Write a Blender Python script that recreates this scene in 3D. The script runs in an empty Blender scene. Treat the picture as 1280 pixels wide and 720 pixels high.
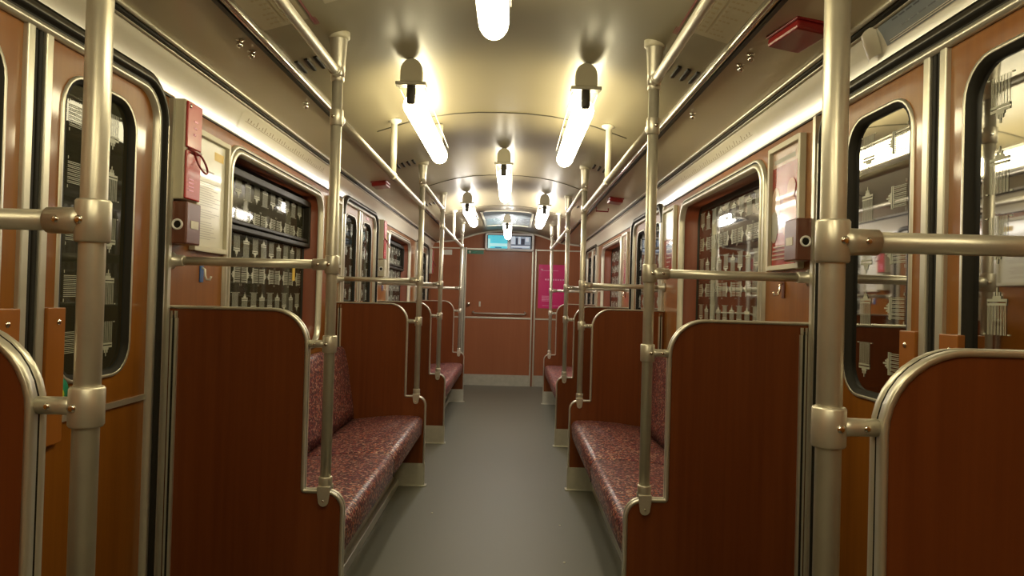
import bpy, bmesh, math, random
from mathutils import Vector, Matrix
random.seed(7)
SC = bpy.context.scene
COL = SC.collection
PI = math.pi

# ------------------------------------------------------------------ materials
MATS = {}
def new_mat(name):
    m = bpy.data.materials.new(name); m.use_nodes = True
    nt = m.node_tree
    b = nt.nodes['Principled BSDF']
    MATS[name] = m
    return m, nt, b
def simple(name, col, rough=.5, metal=0., coat=0., spec=.5, bump=0, bscale=60, var=0., coat_r=.08):
    m, nt, b = new_mat(name)
    b.inputs['Base Color'].default_value = (*col, 1)
    b.inputs['Roughness'].default_value = rough
    b.inputs['Metallic'].default_value = metal
    b.inputs['Specular IOR Level'].default_value = spec
    b.inputs['Coat Weight'].default_value = coat
    b.inputs['Coat Roughness'].default_value = coat_r
    tc = nt.nodes.new('ShaderNodeTexCoord')
    nz = nt.nodes.new('ShaderNodeTexNoise'); nz.inputs['Scale'].default_value = bscale
    nz.inputs['Detail'].default_value = 4
    nt.links.new(tc.outputs['Object'], nz.inputs['Vector'])
    if var:
        rp = nt.nodes.new('ShaderNodeValToRGB')
        rp.color_ramp.elements[0].color = (*[c*(1-var) for c in col], 1)
        rp.color_ramp.elements[1].color = (*[min(1, c*(1+var)) for c in col], 1)
        rp.color_ramp.elements[0].position = .3; rp.color_ramp.elements[1].position = .7
        nt.links.new(nz.outputs['Fac'], rp.inputs['Fac'])
        nt.links.new(rp.outputs['Color'], b.inputs['Base Color'])
    if bump:
        bp = nt.nodes.new('ShaderNodeBump'); bp.inputs['Strength'].default_value = bump
        bp.inputs['Distance'].default_value = .002
        nt.links.new(nz.outputs['Fac'], bp.inputs['Height'])
        nt.links.new(bp.outputs['Normal'], b.inputs['Normal'])
    return m
def wood(name, c1, c2, rough=.32, coat=.35, coat_r=.12):
    m, nt, b = new_mat(name)
    tc = nt.nodes.new('ShaderNodeTexCoord')
    mp = nt.nodes.new('ShaderNodeMapping'); mp.inputs['Scale'].default_value = (55, 55, 1.6)
    nz = nt.nodes.new('ShaderNodeTexNoise'); nz.inputs['Scale'].default_value = 1.0; nz.inputs['Detail'].default_value = 5
    nz.inputs['Roughness'].default_value = .6
    mp2 = nt.nodes.new('ShaderNodeMapping'); mp2.inputs['Scale'].default_value = (9, 9, .7)
    nz2 = nt.nodes.new('ShaderNodeTexNoise'); nz2.inputs['Scale'].default_value = 1.0; nz2.inputs['Detail'].default_value = 2
    mx = nt.nodes.new('ShaderNodeMath'); mx.operation = 'ADD'
    ml = nt.nodes.new('ShaderNodeMath'); ml.operation = 'MULTIPLY'; ml.inputs[1].default_value = .5
    rp = nt.nodes.new('ShaderNodeValToRGB')
    rp.color_ramp.elements[0].position = .33; rp.color_ramp.elements[1].position = .67
    rp.color_ramp.elements[0].color = (*c1, 1); rp.color_ramp.elements[1].color = (*c2, 1)
    L = nt.links.new
    L(tc.outputs['Object'], mp.inputs['Vector']); L(tc.outputs['Object'], mp2.inputs['Vector'])
    L(mp.outputs[0], nz.inputs['Vector']); L(mp2.outputs[0], nz2.inputs['Vector'])
    L(nz.outputs['Fac'], mx.inputs[0]); L(nz2.outputs['Fac'], mx.inputs[1]); L(mx.outputs[0], ml.inputs[0])
    L(ml.outputs[0], rp.inputs['Fac']); L(rp.outputs['Color'], b.inputs['Base Color'])
    b.inputs['Roughness'].default_value = rough; b.inputs['Specular IOR Level'].default_value = .22
    b.inputs['Coat Weight'].default_value = coat; b.inputs['Coat Roughness'].default_value = coat_r
    return m
def emit(name, col, s):
    m, nt, b = new_mat(name)
    b.inputs['Base Color'].default_value = (*col, 1)
    b.inputs['Emission Color'].default_value = (*col, 1)
    b.inputs['Emission Strength'].default_value = s
    return m

wood('wall_wood', (.20, .066, .006), (.27, .10, .012), rough=.36, coat=.7, coat_r=.09)
wood('panel_wood', (.115, .028, .007), (.170, .046, .012), rough=.36, coat=.2, coat_r=.16)
wood('end_wood', (.30, .098, .040), (.34, .118, .050), rough=.4, coat=.2, coat_r=.2)
wood('plate_wood', (.26, .088, .014), (.31, .11, .022), rough=.35)
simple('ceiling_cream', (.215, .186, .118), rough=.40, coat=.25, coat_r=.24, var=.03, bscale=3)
simple('ceiling_side_lightened', (.56, .49, .34), rough=.38, coat=.3, coat_r=.2, var=.03, bscale=3)  # light painted in: lighter colour where the lamps only graze the panels
simple('cove_cream', (.80, .76, .62), rough=.28, spec=1, coat=1, coat_r=.18, var=.02, bscale=3)
simple('casing_cream', (.55, .51, .38), rough=.4)
simple('aluminium', (.62, .595, .50), rough=.34, metal=.7, var=.04, bscale=25)
simple('pole_metal', (.60, .565, .475), rough=.36, metal=.65, var=.05, bscale=30)
simple('chrome', (.75, .72, .66), rough=.14, metal=1.)
simple('rubber', (.014, .012, .008), rough=.6, spec=.2)
simple('dark_frame', (.018, .015, .010), rough=.45, spec=.25)
simple('reveal_brown', (.17, .04, .014), rough=.35, coat=.2)
simple('floor_lino', (.112, .108, .082), rough=.5, coat=.05, bump=.15, bscale=220, var=.10, coat_r=.35)
simple('red_plastic', (.42, .010, .008), rough=.35, coat=.15)
simple('dark_red', (.20, .010, .010), rough=.28, coat=.4)
simple('brown_plastic', (.12, .030, .010), rough=.3, coat=.3)
simple('white_paper', (.72, .70, .60), rough=.22, coat=.6, coat_r=.07)
simple('ink_grey', (.30, .29, .25), rough=.5)
simple('ink_faint', (.30, .24, .14), rough=.45)
simple('map_sheet', (.36, .31, .21), rough=.35, coat=.3)
simple('poster_red', (.33, .022, .018), rough=.2, coat=.7, coat_r=.06)
simple('poster_orange', (.45, .15, .05), rough=.2, coat=.7, coat_r=.06)
simple('poster_violet', (.30, .12, .12), rough=.2, coat=.7, coat_r=.06)
simple('poster_pink', (.66, .012, .16), rough=.35, coat=.2)
simple('pink_ink', (.85, .35, .55), rough=.4)
simple('poster_pale', (.50, .36, .28), rough=.2, coat=.7, coat_r=.06)
simple('banner_grey', (.27, .31, .34), rough=.2, coat=.6)
simple('banner_ink', (.05, .06, .08), rough=.4)
simple('yellow_label', (.72, .48, .06), rough=.4)
simple('blue_plate', (.03, .11, .34), rough=.35)
simple('sign_green', (.03, .16, .09), rough=.4)
simple('sticker_green', (.02, .28, .16), rough=.35)
simple('sticker_lime', (.45, .55, .05), rough=.35)
simple('tunnel_concrete', (.10, .095, .075), rough=.9, var=.3, bscale=4)
simple('channel_bronze', (.060, .052, .035), rough=.4, metal=.3)
simple('heater_dark', (.05, .045, .035), rough=.5)
simple('kick_metal', (.48, .46, .38), rough=.42, metal=.4, var=.08, bscale=20)
simple('gate_print', (.37, .37, .29), rough=.5)
simple('screen_case', (.01, .012, .02), rough=.2)
simple('case_rim', (.88, .87, .85), rough=.4, metal=.1)
simple('hatch_grey', (.26, .30, .33), rough=.25, metal=.3)
emit('lamp_warm', (1, .88, .55), 26)
emit('lamp_mid', (1, .90, .70), 24)
emit('lamp_cool', (1, .93, .83), 42)
emit('screen_cyan', (.10, .62, .75), .9)
emit('screen_pale', (.45, .80, .80), .9)
emit('screen_blue', (.03, .16, .30), .7)
emit('screen_grey', (.28, .33, .40), .7)
emit('screen_light', (.55, .62, .72), .8)
emit('screen_dark', (.03, .035, .06), .6)

# speckled moquette
m, nt, b = new_mat('seat_fabric')
tc = nt.nodes.new('ShaderNodeTexCoord')
vo = nt.nodes.new('ShaderNodeTexVoronoi'); vo.inputs['Scale'].default_value = 125
nz = nt.nodes.new('ShaderNodeTexNoise'); nz.inputs['Scale'].default_value = 60; nz.inputs['Detail'].default_value = 2
ad = nt.nodes.new('ShaderNodeVectorMath'); ad.operation = 'ADD'
sc = nt.nodes.new('ShaderNodeVectorMath'); sc.operation = 'SCALE'; sc.inputs['Scale'].default_value = .006
sp = nt.nodes.new('ShaderNodeSeparateColor')
rp = nt.nodes.new('ShaderNodeValToRGB'); rp.color_ramp.interpolation = 'CONSTANT'
els = rp.color_ramp.elements
els[0].position = 0; els[0].color = (.045, .009, .016, 1)
els[1].position = .40; els[1].color = (.13, .022, .032, 1)
for p, c in ((.58, (.25, .07, .07, 1)), (.72, (.46, .28, .22, 1)), (.85, (.08, .016, .04, 1)), (.93, (.42, .12, .05, 1))):
    e = els.new(p); e.color = c
L = nt.links.new
L(tc.outputs['Object'], nz.inputs['Vector']); L(nz.outputs['Color'], sc.inputs[0])
L(tc.outputs['Object'], ad.inputs[0]); L(sc.outputs[0], ad.inputs[1]); L(ad.outputs[0], vo.inputs['Vector'])
L(vo.outputs['Color'], sp.inputs['Color']); L(sp.outputs[0], rp.inputs['Fac']); L(rp.outputs['Color'], b.inputs['Base Color'])
b.inputs['Roughness'].default_value = .55
b.inputs['Specular IOR Level'].default_value = .35
b.inputs['Coat Weight'].default_value = .3; b.inputs['Coat Roughness'].default_value = .24

# pane: tinted see-through film over glass with a clear reflection
m, nt, b = new_mat('pane_glass')
out = nt.nodes['Material Output']
b.inputs['Base Color'].default_value = (.055, .052, .032, 1); b.inputs['Roughness'].default_value = .5
b.inputs['Specular IOR Level'].default_value = 0
tr = nt.nodes.new('ShaderNodeBsdfTransparent'); tr.inputs['Color'].default_value = (.55, .55, .45, 1)
gl = nt.nodes.new('ShaderNodeBsdfGlossy'); gl.inputs['Roughness'].default_value = .03
gl.inputs['Color'].default_value = (.6, .6, .6, 1)
fr = nt.nodes.new('ShaderNodeFresnel'); fr.inputs['IOR'].default_value = 1.42
m1 = nt.nodes.new('ShaderNodeMixShader'); m1.inputs[0].default_value = .5
m2 = nt.nodes.new('ShaderNodeMixShader')
L = nt.links.new
L(tr.outputs[0], m1.inputs[1]); L(b.outputs[0], m1.inputs[2])
L(fr.outputs[0], m2.inputs[0]); L(m1.outputs[0], m2.inputs[1]); L(gl.outputs[0], m2.inputs[2])
L(m2.outputs[0], out.inputs['Surface'])

# ------------------------------------------------------------------ mesh builder
class MB:
    def __init__(s): s.v = []; s.f = []; s.m = []; s.s = []
    def add(s, vs, fs, mi=0, sm=False):
        o = len(s.v); s.v += [tuple(p) for p in vs]
        for f in fs: s.f.append([i+o for i in f]); s.m.append(mi); s.s.append(sm)
        return s
    def box(s, x0, x1, y0, y1, z0, z1, mi=0):
        x0, x1 = min(x0, x1), max(x0, x1); y0, y1 = min(y0, y1), max(y0, y1); z0, z1 = min(z0, z1), max(z0, z1)
        v = [(x, y, z) for x in (x0, x1) for y in (y0, y1) for z in (z0, z1)]
        return s.add(v, [(0,1,3,2),(4,6,7,5),(0,4,5,1),(2,3,7,6),(0,2,6,4),(1,5,7,3)], mi)
    def prism(s, pts, f, a0, a1, mi=0, sm=False):
        n = len(pts)
        v = [f(p, a0) for p in pts] + [f(p, a1) for p in pts]
        s.add(v, [list(range(n)), list(range(n, 2*n))], mi)
        s.add(v, [(i, (i+1) % n, n+(i+1) % n, n+i) for i in range(n)], mi, sm)
        return s
    def loops(s, ls, closed=True, mi=0, sm=True, mis=None):
        n = len(ls[0]); v = [p for l in ls for p in l]; o = len(s.v); s.v += [tuple(p) for p in v]
        for k in range(len(ls)-1):
            for i in range(n if closed else n-1):
                j = (i+1) % n
                s.f.append([o+k*n+i, o+k*n+j, o+(k+1)*n+j, o+(k+1)*n+i])
                s.m.append(mis[k] if mis else mi); s.s.append(sm)
        return s
    def tube(s, path, r, n=14, mi=0, caps=True, closed=False):
        P = [Vector(p) for p in path]; N = len(P); ls = []; up = None
        rs = r if isinstance(r, (list, tuple)) else [r]*N
        for i in range(N):
            if closed: t = P[(i+1) % N]-P[i-1]
            else: t = P[min(i+1, N-1)]-P[max(i-1, 0)]
            t.normalize()
            if up is None: up = Vector((0,0,1)) if abs(t.z) < .9 else Vector((0,1,0))
            a = t.cross(up).normalized(); up = a.cross(t).normalized()
            ls.append([P[i]+(a*math.cos(q)+up*math.sin(q))*rs[i] for q in [2*PI*k/n for k in range(n)]])
        if closed: ls.append(ls[0])
        s.loops(ls, mi=mi)
        if caps and not closed:
            s.add(ls[0], [list(range(n))], mi); s.add(ls[-1], [list(range(n))], mi)
        return s
    def lathe(s, prof, org, axis='z', n=18, mi=0):
        ls = []
        for r, h in prof:
            l = []
            for k in range(n):
                a = 2*PI*k/n; c, d = r*math.cos(a), r*math.sin(a)
                q = {'z': (c, d, h), 'y': (c, h, d), 'x': (h, c, d)}[axis]
                l.append((org[0]+q[0], org[1]+q[1], org[2]+q[2]))
            ls.append(l)
        s.loops(ls, mi=mi)
        s.add(ls[0], [list(range(n))], mi); s.add(ls[-1], [list(range(n))], mi)
        return s
    def build(s, name, mats, parent=None, bevel=0, recalc=True):
        me = bpy.data.meshes.new(name); me.from_pydata(s.v, [], s.f)
        for mm in (mats if isinstance(mats, (list, tuple)) else [mats]): me.materials.append(MATS[mm])
        me.polygons.foreach_set('material_index', s.m); me.polygons.foreach_set('use_smooth', s.s)
        if recalc:
            bm = bmesh.new(); bm.from_mesh(me); bmesh.ops.remove_doubles(bm, verts=bm.verts, dist=1e-6)
            bmesh.ops.recalc_face_normals(bm, faces=bm.faces); bm.to_mesh(me); bm.free()
        o = bpy.data.objects.new(name, me); COL.objects.link(o)
        if parent: o.parent = parent
        if bevel:
            bv = o.modifiers.new('bevel', 'BEVEL'); bv.width = bevel; bv.segments = 2; bv.limit_method = 'ANGLE'
            bv.angle_limit = math.radians(40)
        return o

def tag(o, label, cat, group=None):
    o['label'] = label; o['category'] = cat
    if group: o['group'] = group
    return o
def thing(name, loc, label=None, cat=None, group=None):
    o = bpy.data.objects.new(name, None); o.empty_display_size = .05; COL.objects.link(o); o.location = loc
    if label: tag(o, label, cat, group)
    return o
def struct(o, label=None):
    o['kind'] = 'structure'
    if label: o['label'] = label
    return o
def sempty(name, loc=(0,0,0)):
    o = bpy.data.objects.new(name, None); COL.objects.link(o); o.location = loc; o['kind'] = 'structure'
    return o
def dup(root, loc, label, group=None):
    def cp(o, par):
        c = o.copy(); COL.objects.link(c); c.parent = par
        for ch in list(o.children): cp(ch, c)
        return c
    r = cp(root, None); r.location = loc; r['label'] = label
    if group: r['group'] = group
    return r

# ------------------------------------------------------------------ dimensions (metres; Y runs along the car)
XW = 1.045                       # side wall
Y0, YE = -2.4, 9.89              # car shell ends
D = [1.008, 2.35, 4.59, 5.925, 8.27]      # partitions
DOORC = [1.68, 5.26, 8.88]
BENCH = [(2.35, 4.59), (5.925, 8.27)]
XP = .5185                       # poles
CEIL = [(0,2.13),(.12,2.128),(.24,2.118),(.36,2.098),(.46,2.072),(.54,2.045),(.62,2.018),(.716,1.99),(.80,1.975),(.90,1.965),(.99,1.957)]
def zc(x):
    x = abs(x)
    for (a, za), (b, zb) in zip(CEIL, CEIL[1:]):
        if x <= b: return za+(zb-za)*(x-a)/(b-a)
    return CEIL[-1][1]
FULL = [(-x, z) for x, z in reversed(CEIL)] + CEIL[1:]

def rr(cy, cz, w, h, r, n=6):
    """rounded rectangle in (y,z)"""
    pts = []
    for (sx, sz, a0) in ((1,1,0),(-1,1,PI/2),(-1,-1,PI),(1,-1,1.5*PI)):
        for k in range(n+1):
            a = a0+PI/2*k/n
            pts.append((cy+sx*(w/2-r)+r*math.cos(a), cz+sz*(h/2-r)+r*math.sin(a)))
    return pts
def plate_hole(mb, x, y0, y1, z0, z1, hole, x2, mi=0, mi2=0):
    """wall sheet at x with a rounded hole; reveal goes to x2. hole=(cy,cz,w,h,r)"""
    n = 6; h = rr(*hole, n=n); C = [(y1,z1),(y0,z1),(y0,z0),(y1,z0)]
    v = [(x, *p) for p in h]+[(x, *p) for p in C]; o = 4*(n+1)
    f = []
    for k in range(4):
        b = k*(n+1)
        for i in range(n): f.append((o+k, b+i, b+i+1))
        nb = ((k+1) % 4)*(n+1)
        f.append((o+k, b+n, nb, o+(k+1) % 4))
    mb.add(v, f, mi)
    mb.loops([[(x, *p) for p in h], [(x2, *p) for p in h]], mi=mi2, sm=True)

# ------------------------------------------------------------------ floor, ceiling, end walls
struct(MB().box(-1.12, 1.12, Y0, YE+.05, -.06, 0).build('floor', 'floor_lino'), 'grey-green linoleum floor of the carriage')

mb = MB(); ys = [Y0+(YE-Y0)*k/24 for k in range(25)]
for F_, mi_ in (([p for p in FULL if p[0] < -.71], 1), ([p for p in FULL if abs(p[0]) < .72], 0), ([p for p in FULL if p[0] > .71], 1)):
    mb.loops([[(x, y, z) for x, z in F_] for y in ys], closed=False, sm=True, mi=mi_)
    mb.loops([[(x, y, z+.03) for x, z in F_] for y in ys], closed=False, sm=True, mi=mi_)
ceil = struct(mb.build('ceiling', ['ceiling_cream', 'ceiling_side_lightened'], recalc=False), 'curved cream laminate ceiling')
for i, y in enumerate((-.05, 1.76, 3.57, 5.40, 7.20)):
    mb = MB()
    F2 = [(x, z) for x, z in FULL if abs(x) < .70]
    mb.loops([[(x, y-.006, z+.002) for x, z in F2], [(x, y-.004, z-.004) for x, z in F2],
              [(x, y+.004, z-.004) for x, z in F2], [(x, y+.006, z+.002) for x, z in F2]], closed=False)
    struct(mb.build('trim_%d' % (i+1), 'channel_bronze'), 'thin joint strip across the ceiling')
tn = 6
for s in (-1, 1):
    # bright rounded moulding on the ceiling and the double edge moulding above the windows
    mb = MB()
    mb.tube([(s*.716, Y0, 1.984), (s*.716, YE, 1.984)], .011, n=12)
    mb.box(s*.728, s*.742, Y0, YE, 1.972, 1.992, 1)
    struct(mb.build('trim_%d' % tn, ['chrome', 'dark_frame'])); tn += 1
    mb = MB()
    mb.tube([(s*.972, Y0, 1.953), (s*.972, YE, 1.953)], .0075, n=10)
    mb.box(s*.978, s*.992, Y0, YE, 1.940, 1.960, 1)
    mb.tube([(s*.998, Y0, 1.941), (s*.998, YE, 1.941)], .006, n=10)
    struct(mb.build('trim_%d' % tn, ['aluminium', 'dark_frame'])); tn += 1
    # light cove between wall top and ceiling
    mb = MB()
    prof = [(1.046,1.825),(1.044,1.845),(1.034,1.88),(1.018,1.915),(.996,1.945),(.990,1.965)]
    mb.loops([[(s*x, y, z) for x, z in prof] for y in (Y0, 2, 6, YE)], closed=False)
    mb.loops([[(s*(x+.03), y, z+.01) for x, z in prof] for y in (Y0, 2, 6, YE)], closed=False)
    struct(mb.build('trim_%d' % tn, 'cove_cream', recalc=False), 'glossy cream cove panel above the windows'); tn += 1
    mb = MB(); mb.box(s*1.038, s*1.045, Y0, YE, 1.822, 1.828)
    struct(mb.build('trim_%d' % tn, 'dark_frame')); tn += 1
# back and outer shell
poly = [(-1.12,-.05)]+[(-1.12,1.95)]+FULL+[(1.12,1.95),(1.12,-.05)]
struct(MB().prism(poly, lambda p, a: (p[0], a, p[1]), Y0-.05, Y0).build('wall_back', 'end_wood'))
wf = struct(MB().prism(poly, lambda p, a: (p[0], a, p[1]), YE, YE+.05).build('wall_front', 'end_wood'), 'brown laminate end wall of the carriage')
mb = MB()
for s in (-1, 1): mb.box(s*1.9, s*1.95, Y0-.5, YE+.5, -.6, 3.0)
mb.box(-1.95, 1.95, Y0-.5, YE+.5, 3.0, 3.05); mb.box(-1.95, 1.95, Y0-.5, YE+.5, -.65, -.6)
struct(mb.build('wall_tunnel', 'tunnel_concrete'), 'dark tunnel wall outside the panes')

# ------------------------------------------------------------------ gate print on the panes
def gate(mb, x, cy, cz, w, h, rot, mi):
    def q(a0, a1, b0, b1):
        P = []
        for a, b_ in ((a0,b0),(a1,b0),(a1,b1),(a0,b1)):
            a_ = a*w; c_ = b_*h
            if rot == 1: a_, c_ = c_, -a_
            elif rot == 2: a_, c_ = -a_, -c_
            elif rot == 3: a_, c_ = -c_, a_
            P.append((x, cy+a_, cz+c_))
        mb.add(P, [(0,1,2,3)], mi)
    for k in range(6):                                   # six columns, each two fine lines
        c = -.375+.15*k
        q(c-.045, c-.018, -.5, .12); q(c+.018, c+.045, -.5, .12)
    q(-.46, .46, .12, .17); q(-.43, .43, .20, .26); q(-.46, -.43, .12, .26); q(.43, .46, .12, .26)
    q(-.2, .2, .26, .32); q(-.14, -.06, .32, .40); q(.06, .14, .32, .40); q(-.03, .03, .32, .5)
    q(-.62, -.50, -.5, -.47); q(.50, .62, -.5, -.47)
def prints(mb, x, cy, cz, w, h, r, mi, doorlike):
    cw, ch = (.105, .125) if doorlike else (.112, .122)
    nc = max(1, int(w/cw)); nr = int(h/ch)
    for i in range(nc):
        for j in range(nr):
            yy = cy+(i-(nc-1)/2)*(w/nc); zz = cz+(j-(nr-1)/2)*(h/nr)
            if (abs(yy-cy) > w/2-r*.8 and abs(zz-cz) > h/2-r*.8): continue
            if doorlike:
                if i == 1: rot = 0 if j % 2 else 2
                else: rot = 1 if i == 0 else 3
                gate(mb, x, yy, zz, .066, .098, rot, mi)
            else:
                if j % 2: rot = 0 if i % 2 else 2
                else: rot = 1 if i % 2 else 3
                gate(mb, x, yy, zz, .078, .100, rot, mi)

# ------------------------------------------------------------------ windows and walls
WZ0, WZ1 = .93, 1.755
wn = [1]; dn = [1]
def bench_window(s, cy, hopper):
    w = 1.34; h = WZ1-WZ0; cz = (WZ0+WZ1)/2; r = .09
    root = sempty('window_%d' % wn[0]); wn[0] += 1
    root['label'] = 'side window with pale printed gate pattern on dark glass'
    def loop(off, x): return [(s*x, a, b_) for a, b_ in rr(cy, cz, w+2*off, h+2*off, r+off)]
    mb = MB()
    mb.loops([loop(-.004, XW+.01), loop(-.004, XW-.018), loop(.006, XW-.022), loop(.016, XW-.018), loop(.018, XW-.012), loop(.022, XW-.012), loop(.024, XW-.016), loop(.034, XW-.014), loop(.036, XW+.004)],
             mis=[0,0,0,0,1,1,0,0])
    mb.build('window_frame', ['aluminium', 'rubber'], root)
    mb = MB()
    mb.loops([loop(-.001, XW+.0), loop(-.001, XW+.085), loop(-.03, XW+.085), loop(-.03, XW+.1)], mis=[0,1,1])
    mb.build('reveal', ['reveal_brown', 'dark_frame'], root)
    mb = MB(); P = rr(cy, cz, w-.05, h-.05, r-.02)
    mb.add([(s*(XW+.088), *p) for p in P], [list(range(len(P)))], 0)
    prints(mb, s*(XW+.0865), cy, cz, w-.1, h-.06, .05, 1, False)
    mb.build('pane', ['pane_glass', 'gate_print'], root, recalc=False)
    if hopper:
        mb = MB()
        zb = 1.462
        x0, x1 = XW+.05, XW+.086
        mb.box(s*x0, s*x1, cy-w/2+.012, cy+w/2-.012, zb, zb+.022); mb.box(s*(x0+.01), s*x1, cy-w/2+.012, cy+w/2-.012, zb+.03, zb+.048)
        mb.box(s*x0, s*x1, cy-w/2+.012, cy+w/2-.012, WZ1-.062, WZ1-.03)
        mb.box(s*x0, s*x1, cy-w/2+.005, cy-w/2+.03, zb, WZ1-.04); mb.box(s*x0, s*x1, cy+w/2-.03, cy+w/2-.005, zb, WZ1-.04)
        mb.build('hopper_frame', 'dark_frame', root, bevel=.004)
    return (cy, cz, w-.002, h-.002, r)

def side_door(s, cy):
    root = sempty('door_%d' % dn[0]); dn[0] += 1
    root['label'] = 'double sliding passenger door with rounded windows'
    hw = .565; top = 1.822; r = .10
    # frame arch: rubber channel with aluminium lip
    def arch(off, x):
        o = hw+off; P = [(cy-o, 0.0)]
        for k in range(9):
            a = PI-PI/2*k/8; P.append((cy-o+(r+off)+(r+off)*math.cos(a), top+off-(r+off)+(r+off)*math.sin(a)))
        for k in range(9):
            a = PI/2-PI/2*k/8; P.append((cy+o-(r+off)+(r+off)*math.cos(a), top+off-(r+off)+(r+off)*math.sin(a)))
        P.append((cy+o, 0.0))
        return [(s*x, a, b_) for a, b_ in P]
    mb = MB()
    mb.loops([arch(-.014, 1.062), arch(-.014, 1.040), arch(0, 1.036), arch(0, 1.046), arch(.006, 1.046), arch(.008, 1.030), arch(.014, 1.022), arch(.030, 1.026), arch(.030, 1.032), arch(.038, 1.030), arch(.040, 1.034), arch(.040, 1.06)],
             closed=False, mis=[0,0,0,1,1,1,2,2,1,2,2])
    nseg = len(arch(0, 1))-1
    for k in range(len(mb.m)):
        if k % nseg in (0, nseg-1) and mb.m[k] == 2: mb.m[k] = 0
    mb.build('door_frame', ['aluminium', 'rubber', 'channel_bronze'], root)
    for sg in (-1, 1):
        ya, yb = (cy-hw, cy-.022) if sg < 0 else (cy+.022, cy+hw)
        wc = cy+sg*.275; ww = .335
        leaf = sempty('leaf'); leaf.parent = root; del leaf['kind']
        mb = MB()
        x = 1.058; cz = (.965+1.745)/2; wh = .78
        plate_hole(mb, s*x, ya-.0, yb, .0, top, (wc, cz, ww, wh, .085), s*(x+.03))
        o = mb.build('leaf_panel', 'wall_wood', leaf)
        mb = MB()
        def loop(off, xx): return [(s*xx, a, b_) for a, b_ in rr(wc, cz, ww+2*off, wh+2*off, .085+off)]
        mb.loops([loop(-.014, x+.012), loop(-.010, x-.002), loop(-.001, x-.003), loop(.0, x-.005), loop(.008, x-.006), loop(.010, x+.002)], mis=[1,1,1,0,0])
        mb.build('window_frame', ['aluminium', 'rubber'], leaf)
        mb = MB(); P = rr(wc, cz, ww-.02, wh-.02, .078)
        mb.add([(s*(x+.012), *p) for p in P], [list(range(len(P)))], 0)
        prints(mb, s*(x+.0105), wc, cz, ww-.03, wh-.05, .05, 1, True)
        mb.build('pane', ['pane_glass', 'gate_print'], leaf, recalc=False)
        mb = MB(); a = cy+sg*.020; b_ = cy+sg*.046
        mb.box(s*(x-.012), s*(x+.02), a, b_, .0, top-.004)
        mb.build('edge_strip', 'aluminium', leaf, bevel=.003)
        mb = MB(); mb.box(s*(x-.006), s*(x+.02), cy+sg*.002, cy+sg*.019, 0, top-.002)
        mb.build('rubber_seal', 'rubber', leaf, bevel=.004)
        mb = MB(); mb.box(s*(x-.018), s*(x-.001), cy+sg*.048, cy+sg*.118, .82, 1.155)
        mb.lathe([(.004,0),(.008,.0),(.006,.004),(.001,.005)] if s < 0 else [(.004,0),(.008,0),(.006,-.004),(.001,-.005)], (s*(x-.018), cy+sg*.09, 1.12), 'x', 10, 1)
        mb.build('grip_plate', ['plate_wood', 'chrome'], leaf, bevel=.004)
        mb = MB(); mb.box(s*(x-.008), s*(x), ya+.01 if sg < 0 else cy+.12, yb-.10 if sg < 0 else yb-.02, .866, .882)
        mb.build('rail_strip', 'aluminium', leaf)
    return (cy, (-.4+top+.036)/2, 2*(hw+.036), top+.036+.4, r+.034)

for s, nm in ((-1, 'left'), (1, 'right')):
    mb = MB()
    # wall segments with door holes and window holes, front to back
    for c in DOORC:
        hole = side_door(s, c)
        plate_hole(mb, s*XW, c-.66, c+.66, -.5, 1.875, hole, s*(XW+.02))
    for cy, hp in ((3.47, s < 0), (7.07, s < 0)):
        hole = bench_window(s, cy, hp)
        plate_hole(mb, s*XW, DOORC[0]+.66 if cy < 5 else DOORC[1]+.66, DOORC[1]-.66 if cy < 5 else DOORC[2]-.66, 0, 1.83, hole, s*(XW+.01))
    a = DOORC[2]+.66
    mb.add([(s*XW, a, 0), (s*XW, YE, 0), (s*XW, YE, 1.83), (s*XW, a, 1.83)], [(0,1,2,3)])
    mb.add([(s*XW, Y0, 0), (s*XW, DOORC[0]-.66, 0), (s*XW, DOORC[0]-.66, 1.83), (s*XW, Y0, 1.83)], [(0,1,2,3)])
    # jamb posts: aluminium uprights beside each door
    for c in DOORC:
        for sg in (-1, 1):
            y = c+sg*.632
            if y > YE: continue
            mb.box(s*1.030, s*1.046, y-.010, y+.010, 0, 1.82, 1)
    struct(mb.build('wall_%s' % nm, ['wall_wood', 'aluminium']), 'glossy reddish wood laminate side wall')

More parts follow.
